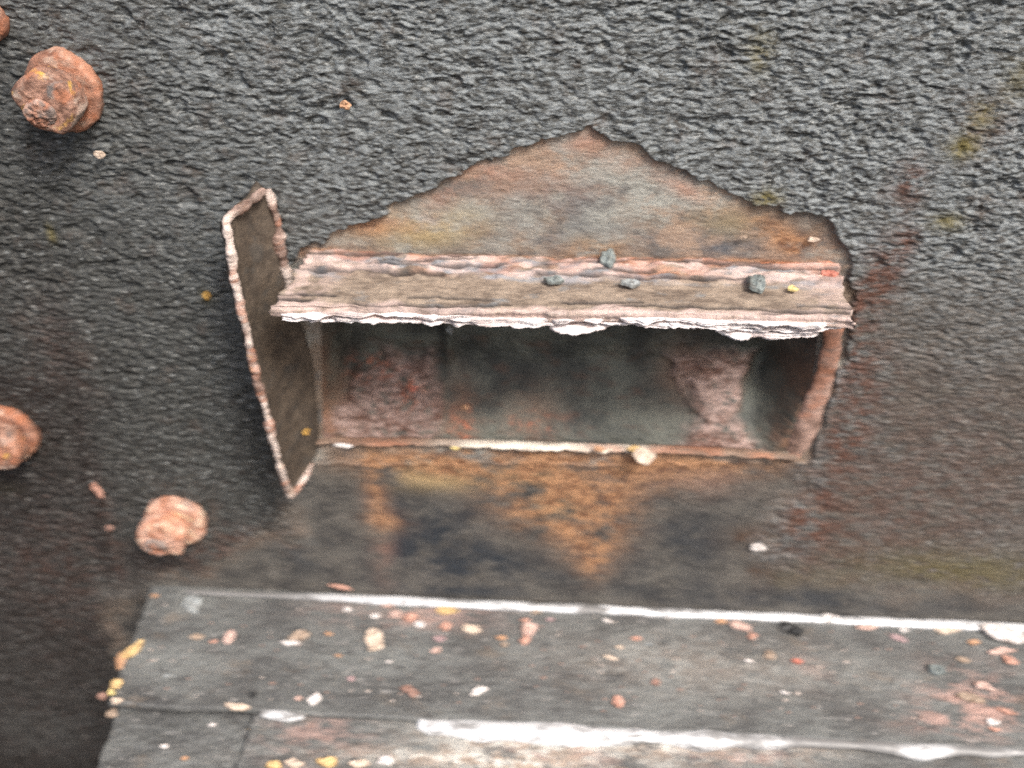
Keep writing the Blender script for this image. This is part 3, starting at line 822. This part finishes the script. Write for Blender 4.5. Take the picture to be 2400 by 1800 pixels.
def bolt(px, py, rpx, label, seed, nm='nut', tilt=(0, 0), h=1.0, wr=1.18, stud=True, woff=(0, 0), sq=(1, 1)):
    p = P(px, py, .004)
    r = rpx * mpp(p)
    e = empty('rusted_bolt', p, label, 'bolt', 'rusted bolts on the black wall')
    e.rotation_euler = (math.pi / 2 + tilt[0], seed * .0, tilt[1])
    w = lump('washer', MAT['washer'] if nm == 'nut' else MAT['nut_light'], rprof(r * wr, -.004, r * .42, r * .16), 0, seed, r * .10, e, scale=sq)
    w.location = (woff[0] * r, woff[1] * r, 0)
    n = lump('nut', MAT[nm], rprof(r, r * .30, r * (.42 + .85 * h), r * .22), 6, seed + 5, r * .085, e, .48, scale=sq)
    n.rotation_euler = (0, 0, seed * .37)
    if stud:
        s_ = lump('stud_end', MAT['stud'], rprof(r * .46, r * (.3 + .8 * h), r * (.42 + .85 * h) + r * .09, r * .10), 0, seed + 8, r * .16, e)
        s_.location = (-r * .16, -r * .22, 0)
    return e
bolt(148, 205, 74, 'largest rusted bolt, orange brown nut with a yellow streak, near the upper left corner', 2, 'nut', (.03, .06), 1.35, 1.24, sq=(.94, 1.04), woff=(.10, -.05))
bolt(20, 1012, 62, 'dark brown rusted bolt cut by the left edge of the photo, halfway down', 5, 'nut', (0, 0), 1.0, 1.22)
bolt(399, 1216, 60, 'pale salmon crumbling bolt just above the left end of the ledge', 9, 'nut_light', (.05, .0), .95, 1.18, woff=(.30, .08))
bolt(-40, 46, 52, 'sliver of a rusted bolt in the very top left corner', 12, 'nut', (0, 0), .7, 1.15, stud=False)

# ------------------------------------------------------------------ loose fragments
def frag_mesh(w, d, t, seed, curl=.25, jag=.35):
    rnd = random.Random(seed)
    n = 22
    m = rnd.choice((4, 5, 5, 6))          # a broken flake: straight-sided, with nicks
    angs = sorted((k + rnd.uniform(-.32, .32)) / m * 2 * math.pi for k in range(m))
    cr = [rnd.uniform(.78, 1.18) for _ in angs]
    rad = []
    for k in range(n):
        th = 2 * math.pi * k / n
        best = 9
        for i in range(m):
            a0, a1 = angs[i], angs[(i + 1) % m]
            p0 = (cr[i] * math.cos(a0), cr[i] * math.sin(a0)); p1 = (cr[(i + 1) % m] * math.cos(a1), cr[(i + 1) % m] * math.sin(a1))
            ex, ey = p1[0] - p0[0], p1[1] - p0[1]
            den = math.cos(th) * ey - math.sin(th) * ex
            if abs(den) > 1e-6:
                t_ = (p0[0] * ey - p0[1] * ex) / den
                if t_ > 0: best = min(best, t_)
        rad.append(min(best, 1.25) * (1 + jag * .35 * (rnd.random() - .6)))
    cx, cy = rnd.uniform(-.6, .6), rnd.uniform(-.6, .6)
    def zf(x, y):
        return curl * min(w, d) * ((x * cx + y * cy) ** 2) + .12 * min(w, d) * mnoise.noise(Vector((x * 1.7 + seed, y * 1.7, seed * .3)))
    rings = [(0.0, 0.45), (.35, .5), (.65, .45), (.93, .40), (1.0, 0.2), (.98, -.25), (.6, -.35), (.001, -.35)]
    co = []
    for (q, zz) in rings:
        for k in range(n):
            th = 2 * math.pi * k / n
            x, y = math.cos(th) * rad[k] * max(q, .001), math.sin(th) * rad[k] * max(q, .001)
            co.append((x * w / 2, y * d / 2, zf(x, y) + zz * t * (1 + .7 * mnoise.noise(Vector((x * 3.1, y * 3.1, seed))))))
    me = raw_mesh('fragment', np.array(co), grid_quads(len(rings), n, close_v=True), smooth=False)
    bm = bmesh.new(); bm.from_mesh(me); bmesh.ops.remove_doubles(bm, verts=bm.verts, dist=1e-6); bmesh.ops.recalc_face_normals(bm, faces=bm.faces); bm.to_mesh(me); bm.free()
    return me

def on_ledge(px, py, w, h, mat, label, name='rust_flake', cat='flake', rot=0, t=.0016, tilt=0, z=None, lift=0.0, curl=.25, grp=None):
    zl = (Z_LEDGE if z is None else z)
    p = H(px, py, zl + .001 + lift)
    s = mpp(p)
    ang = math.asin(min(1, abs((p - EYE).normalized().z)))
    ww, dd = w * s, h * s / math.sin(ang) * .92
    ww, dd = max(ww, .0018), max(dd, .0016)
    me = frag_mesh(ww, dd, min(t, .5 * min(ww, dd)) , px * 7 + py, curl)
    o = link(name, me, MAT[mat])
    o.location = p
    rr = random.Random(px + py)
    o.rotation_euler = (R(tilt + rr.uniform(-5, 5)), R(rr.uniform(-6, 6)), R(rot))
    props(o, label, cat, grp)
    return o

def on_wall(px, py, w, h, mat, label, name='rust_flake', cat='flake', d=.005, rot=0, t=.0016, curl=.2, yaw=0.0, grp=None):
    p = P(px, py, d)
    s = mpp(p)
    ww, hh = max(w * s, .0018), max(h * s / math.cos(PITCH), .0018)
    o = link(name, frag_mesh(ww, hh, min(t, .5 * min(ww, hh)), px * 3 + py, curl), MAT[mat])
    o.location = p
    o.rotation_euler = (math.pi / 2, R(rot), yaw)
    props(o, label, cat, grp)
    return o

G1 = 'flakes lying on the ledge'
L = lambda *a, **k: on_ledge(*a, grp=G1, **k)
# left half of the ledge
L(451, 1419, 54, 40, 'grey', 'grey twisted chip near the left end of the bright rear edge', tilt=18, rot=25, t=.003)
L(462, 1493, 36, 14, 'tan', 'dull tan sliver left of the small tilted pink flake')
L(539, 1493, 30, 36, 'pink', 'small upright pink flake left of the tan and white pair', rot=-25, tilt=14, t=.003)
L(501, 1504, 22, 9, 'salmon', 'tiny salmon crumb touching the upright pink flake')
L(703, 1490, 62, 24, 'tan', 'tan curled flake lying on a white one', rot=12, tilt=10, t=.003)
L(682, 1507, 52, 14, 'white', 'white sliver under the tan curled flake')
L(771, 1486, 22, 10, 'orange', 'bright orange crumb right of the tan curled flake')
L(793, 1537, 20, 11, 'orange', 'orange crumb below the folded cream flake')
L(397, 1584, 42, 12, 'grey', 'flat grey sliver on the bare left part of the ledge')
L(700, 1636, 22, 12, 'pink', 'small pink crumb left of the round pinkish white flake')
L(737, 1640, 34, 32, 'white', 'round pinkish white flake near the ledge front, left half', tilt=12, t=.003)
L(592, 1624, 24, 26, 'dark', 'small black chip above the seam in the lower step', t=.003)
L(874, 1505, 54, 54, 'cream', 'folded cream flake with a pointed lower end', rot=30, tilt=14, t=.003, curl=.5)
L(813, 1428, 24, 14, 'white', 'leftmost white crumb of the reddish cluster under the bright rear edge')
L(881, 1443, 27, 17, 'white', 'white crumb left of the pink flake in the reddish cluster')
L(908, 1420, 30, 14, 'pink', 'pink crumb touching the bright rear edge above the reddish cluster')
L(928, 1440, 36, 22, 'pink', 'pink flake in the middle of the reddish cluster', t=.003)
L(959, 1446, 38, 26, 'salmon', 'red brown flake at the centre of the reddish cluster', t=.003)
L(986, 1463, 29, 19, 'white', 'white flake at the lower right of the reddish cluster')
L(1044, 1468, 34, 28, 'salmon', 'rounded salmon flake below the yellow leaf scrap', t=.003)
L(1050, 1431, 62, 20, 'yellow', 'yellow leaf scrap against the bright rear edge', name='leaf_scrap', cat='leaf', t=.001, curl=.5)
L(1106, 1476, 58, 24, 'cream', 'long cream flake right of the rounded salmon flake', rot=-14, t=.003)
L(1031, 1498, 30, 20, 'mauve', 'mauve grey flake below the rounded salmon flake')
L(1022, 1525, 28, 18, 'pink', 'small pink flake below the mauve grey flake')
L(1174, 1495, 27, 12, 'orange', 'orange sliver left of the pale pink lump')
L(1182, 1511, 22, 14, 'tan', 'tan crumb just under the orange sliver')
L(1238, 1475, 46, 38, 'pink', 'pale pink lump, largest flake at the middle of the ledge', rot=30, tilt=10, t=.005)
L(1227, 1500, 28, 26, 'salmon', 'salmon flake leaning on the underside of the pale pink lump', t=.003)
L(1230, 1454, 25, 12, 'salmon', 'thin salmon chip on top of the pale pink lump')
L(1257, 1434, 27, 14, 'tan', 'tan chip above the pale pink lump, touching the bright rear edge')
L(1290, 1452, 24, 10, 'mauve', 'small mauve chip right of the pale pink lump')
L(1422, 1455, 27, 9, 'white', 'lone thin white splinter right of the middle, close to the rear edge', rot=-10)
L(1491, 1497, 25, 10, 'salmon', 'lone thin salmon splinter right of the middle')
L(1452, 1517, 25, 10, 'cream', 'upper of two cream splinters right of the middle', rot=-12)
L(1430, 1541, 34, 10, 'cream', 'lower of two cream splinters right of the middle', rot=-14)
L(1524, 1511, 30, 10, 'grey', 'grey splinter right of the cream splinters', rot=-8)
L(959, 1620, 54, 32, 'rustred', 'red brown flake with pale lower edge near the ledge front', t=.003)
L(1122, 1620, 52, 22, 'white', 'bright white oblong flake standing out near the ledge front', rot=28, tilt=8, t=.003)
L(1449, 1645, 32, 30, 'salmon', 'square salmon flake above the bright front edge', t=.003)
L(1538, 1600, 25, 18, 'rustred', 'small red brown chip right of the square salmon flake')
L(910, 1551, 19, 7, 'white', 'thin white splinter below the folded cream flake')
L(825, 1591, 20, 12, 'mauve', 'mauve crumb on the bare grey left of the bright white oblong flake')
# right half of the ledge
L(1692, 1457, 32, 16, 'orange', 'orange chip under a break in the bright rear edge')
L(1737, 1467, 62, 26, 'pink', 'pink flake left of the black chip', rot=-16, t=.003)
L(1765, 1491, 27, 22, 'salmon', 'salmon crumb just below the pink flake beside the black chip')
L(1852, 1474, 82, 32, 'dark', 'black curled chip hanging from the bright rear edge', rot=-22, tilt=12, t=.004)
L(1869, 1550, 33, 16, 'red', 'bright red chip alone on the right half of the ledge', rot=-8)
L(1944, 1449, 36, 26, 'white', 'white flake sticking up from the bright rear edge', rot=-30, tilt=20, lift=.003)
L(2032, 1470, 60, 18, 'pink', 'dull pink strip along the rear edge right of the black chip', rot=-4)
L(2108, 1496, 52, 15, 'mauve', 'long mauve splinter in the right half', rot=-24)
L(2118, 1477, 26, 11, 'white', 'small white crumb above the long mauve splinter')
L(2220, 1477, 82, 26, 'cream', 'long cream flake along the rear edge towards the right', rot=-6, t=.003)
L(2283, 1505, 32, 15, 'orange', 'orange chip below the right end of the long cream flake')
L(2352, 1488, 108, 34, 'white', 'large white and pink sheet of scale at the right end', rot=-20, tilt=10, t=.004, lift=.002)
L(2348, 1525, 82, 18, 'pink', 'pink sheet below the large white sheet at the right end', rot=8, t=.003)
L(2368, 1547, 46, 20, 'salmon', 'salmon flake nearest the right edge of the photo, under the pink sheet', rot=-12)
L(2256, 1546, 42, 15, 'tan', 'tan splinter left of the salmon flake at the right end', rot=-18)
L(2194, 1570, 46, 28, 'teal', 'rounded grey green chip on the right half', rot=-20, t=.005)
L(1806, 1536, 30, 26, 'tan', 'faint tan flake left of the bright red chip')
L(1756, 1550, 22, 9, 'white', 'tiny white splinter left of the faint tan flake', rot=-12)
L(1839, 1624, 26, 8, 'white', 'thin white splinter on bare grey, right half', rot=-14)
L(2306, 1607, 62, 22, 'pink', 'upper pale flake of the scaly patch at the right', rot=-20)
L(2280, 1636, 76, 26, 'tan', 'broad tan flake in the middle of the scaly patch at the right', rot=-14)
L(2354, 1666, 52, 14, 'salmon', 'salmon splinter at the right tip of the scaly patch', rot=-18)
L(2327, 1692, 34, 15, 'white', 'white flake below the scaly patch at the right')
L(2330, 1710, 36, 11, 'salmon', 'salmon sliver under the white flake below the scaly patch', rot=-8)
# yellow bits along the ledge's left end
G2 = 'yellow and orange scraps at the left end of the ledge'
Y_ = lambda *a, **k: on_ledge(*a, grp=G2, name='leaf_scrap', cat='leaf', **k)
Y_(312, 1524, 26, 56, 'yellow', 'upright yellow scrap forming the right arm of a V at the left end', rot=-28, t=.002)
Y_(284, 1546, 26, 46, 'orange', 'orange scrap forming the left arm of a V at the left end', rot=18, t=.002)
Y_(272, 1604, 32, 25, 'yellow', 'yellow orange scrap below the V at the left end', rot=10, t=.002)
Y_(262, 1624, 22, 14, 'lemon', 'small bright yellow scrap at the left corner of the ledge', t=.002)
Y_(275, 1642, 32, 18, 'cream', 'cream scrap on the front left corner of the ledge', t=.002)
Y_(240, 1632, 26, 20, 'rustred', 'brown scrap outside the front left corner', t=.002)
Y_(364, 1397, 20, 12, 'orange', 'orange crumb at the rear left corner of the ledge', t=.002)
on_ledge(556, 1657, 84, 18, 'cream', 'cream oblong chip along the front edge beside the seam', 'paint_chip', 'chip', t=.003, lift=.001)
on_ledge(590, 1707, 22, 14, 'yellow', 'uppermost yellow scrap in the seam of the lower step', 'leaf_scrap', 'leaf', z=Z_STEP, t=.002, grp='scraps in the seam')
on_ledge(590, 1737, 20, 32, 'gold', 'golden brown scrap halfway down the seam of the lower step', 'leaf_scrap', 'leaf', z=Z_STEP, t=.002, grp='scraps in the seam')
on_ledge(594, 1772, 26, 38, 'yellow', 'largest yellow scrap, lowest in the seam of the lower step', 'leaf_scrap', 'leaf', z=Z_STEP, t=.002, grp='scraps in the seam')
S_ = lambda *a, **k: on_ledge(*a, z=(Z_STEP if a[0] < 590 else Z_STEP_R), grp='flakes on the lower step', **k)
S_(262, 1672, 28, 22, 'tan', 'tan crumb on the lower step below the cream corner scrap')
S_(386, 1749, 22, 11, 'white', 'white crumb in the middle of the small left step plate')
S_(433, 1777, 18, 11, 'orange', 'orange crumb low on the small left step plate')
S_(498, 1699, 22, 9, 'white', 'white splinter just below the dark gap on the small left step plate')
S_(1846, 1738, 62, 22, 'white', 'bright white lens shaped flake on the lower step', rot=-16, t=.003)
S_(690, 1790, 60, 26, 'cream', 'leftmost cream lump along the bottom edge of the photo', t=.005)
S_(765, 1786, 56, 28, 'yellow', 'yellowish lump between two cream lumps at the bottom edge', t=.005)
S_(840, 1790, 56, 24, 'cream', 'cream lump right of the yellowish one at the bottom edge', t=.005)
S_(905, 1784, 44, 24, 'white', 'white lump at the bottom edge below the start of the bright front edge', t=.005)
S_(640, 1794, 40, 20, 'yellow', 'small yellow lump beside the seam at the bottom edge', t=.004)

# fragments on the wall
on_wall(808, 246, 32, 22, 'orange', 'orange crumb stuck alone on the black wall above the bracket', d=.006)
on_wall(235, 363, 30, 18, 'cream', 'cream crumb on the black wall below the largest bolt', d=.006)
on_wall(485, 692, 24, 30, 'gold', 'golden crumb on the black wall left of the end plate', d=.006)
on_wall(228, 1150, 22, 48, 'salmon', 'upright salmon splinter on the wall left of the pale bolt', d=.005, rot=-12)
on_wall(257, 1238, 20, 20, 'rustred', 'small brown crumb below the upright salmon splinter', d=.005)
on_wall(1906, 561, 30, 12, 'cream', 'cream splinter on the bare rusty patch near its right corner', d=.002)
on_wall(1775, 1282, 40, 22, 'white', 'small white chip on the wall under the right end of the pocket', d=.003)
on_wall(1742, 556, 24, 8, 'tan', 'thin tan splinter on the bare rusty patch', d=.002)
on_wall(800, 1376, 60, 10, 'salmon', 'thin salmon sliver on the wall above the bright rear edge', d=.003, rot=14)
on_wall(717, 1012, 21, 20, 'gold', 'square golden scrap on the dark end plate', 'leaf_scrap', 'leaf', d=.012, yaw=1.0, t=.001)
on_wall(970, 912, 24, 22, 'red', 'bright red crumb in the left of the pocket', d=-.012)
on_wall(1092, 955, 26, 14, 'orange', 'orange crumb in the pocket right of the bright red one', d=-.018)
# on the lip and the shelf
ZL = P(1500, 1060, .006).z
on_ledge(1512, 1072, 66, 34, 'cream', 'large cream leaf scrap hanging over the pocket lip', 'leaf_scrap', 'leaf', z=ZL - .002, t=.001, tilt=30, curl=.4)
on_ledge(1490, 1052, 44, 20, 'yellow', 'yellow leaf scrap resting on the pocket lip', 'leaf_scrap', 'leaf', z=ZL, t=.001, curl=.4)
on_ledge(1405, 1054, 30, 16, 'orange', 'small orange scrap on the lip left of the yellow leaf scrap', 'leaf_scrap', 'leaf', z=ZL + .001, t=.002)
on_ledge(1066, 1050, 24, 10, 'lemon', 'tiny bright yellow scrap on the left half of the lip', 'leaf_scrap', 'leaf', z=P(1066, 1048, .006).z + .0005, t=.001)
on_ledge(805, 1045, 46, 11, 'white', 'thin white flake at the left end of the pocket lip', z=P(805, 1043, .006).z + .0005, t=.0015)
ZS = Z_SHELF + .002
on_ledge(1424, 606, 46, 34, 'teal', 'grey green stone chip at the back of the shelf plate', 'stone_chip', 'stone', z=ZS + .002, t=.007, tilt=20)
on_ledge(1775, 668, 56, 46, 'teal', 'larger grey green stone chip on the right part of the shelf plate', 'stone_chip', 'stone', z=ZS, t=.005)
on_ledge(1300, 658, 48, 16, 'teal', 'flat grey stone chip at the middle of the shelf plate', 'stone_chip', 'stone', z=ZS, t=.004)
on_ledge(1474, 664, 50, 18, 'grey', 'flat pale grey stone chip on the shelf right of the middle', 'stone_chip', 'stone', z=ZS, t=.004)
on_ledge(1857, 677, 32, 13, 'lemon', 'bright yellow scrap on the right part of the shelf plate', 'leaf_scrap', 'leaf', z=ZS, t=.002)
on_ledge(1945, 645, 46, 18, 'red', 'red scale flake at the rear right corner of the shelf plate', z=ZS, t=.003)
on_wall(1055, 772, 22, 20, 'grey', 'square grey chip hanging under the shelf front', 'stone_chip', 'stone', d=.030, t=.004)

# fine grit scattered on the ledge: uncountable
def grit():
    rnd = random.Random(4)
    cos, qs, n0 = [], [], 0
    for i in range(330):
        px, py = rnd.uniform(330, 2500), 0
        t = rnd.random()
        py = (1405 + (px - 520) * .04) + t * 230
        p = H(px, py, Z_LEDGE + .0006)
        r = rnd.uniform(.0003, .0009) * (1 if rnd.random() < .85 else 1.5)
        a = rnd.uniform(0, 6.28)
        n = 6
        for (q, z) in ((.01, .5), (.8, .35), (1, 0), (.7, -.4), (.01, -.5)):
            for k in range(n):
                th = a + 2 * math.pi * k / n
                cos.append((p.x + r * 1.7 * q * math.cos(th), p.y + r * q * math.sin(th) * rnd.uniform(.8, 1.2), p.z + z * r * .8))
        qs.append(grid_quads(5, n, close_v=True) + n0)
        n0 += 5 * n
    me = raw_mesh('rust_grit', np.array(cos), np.concatenate(qs), smooth=False)
    s = NT('mixed_grit')
    g = s.t.nodes.new('ShaderNodeNewGeometry').outputs['Random Per Island']
    c = s.mix(s.ramp(g, .25, .35), (.08, .075, .072), (.24, .16, .13))
    c = s.mix(s.ramp(g, .78, .8), c, (.42, .36, .32))
    o = link('rust_grit', me, s.fin(c, .7))
    props(o, 'fine rust grit scattered over the grey ledge', 'grit', kind='stuff')
grit()
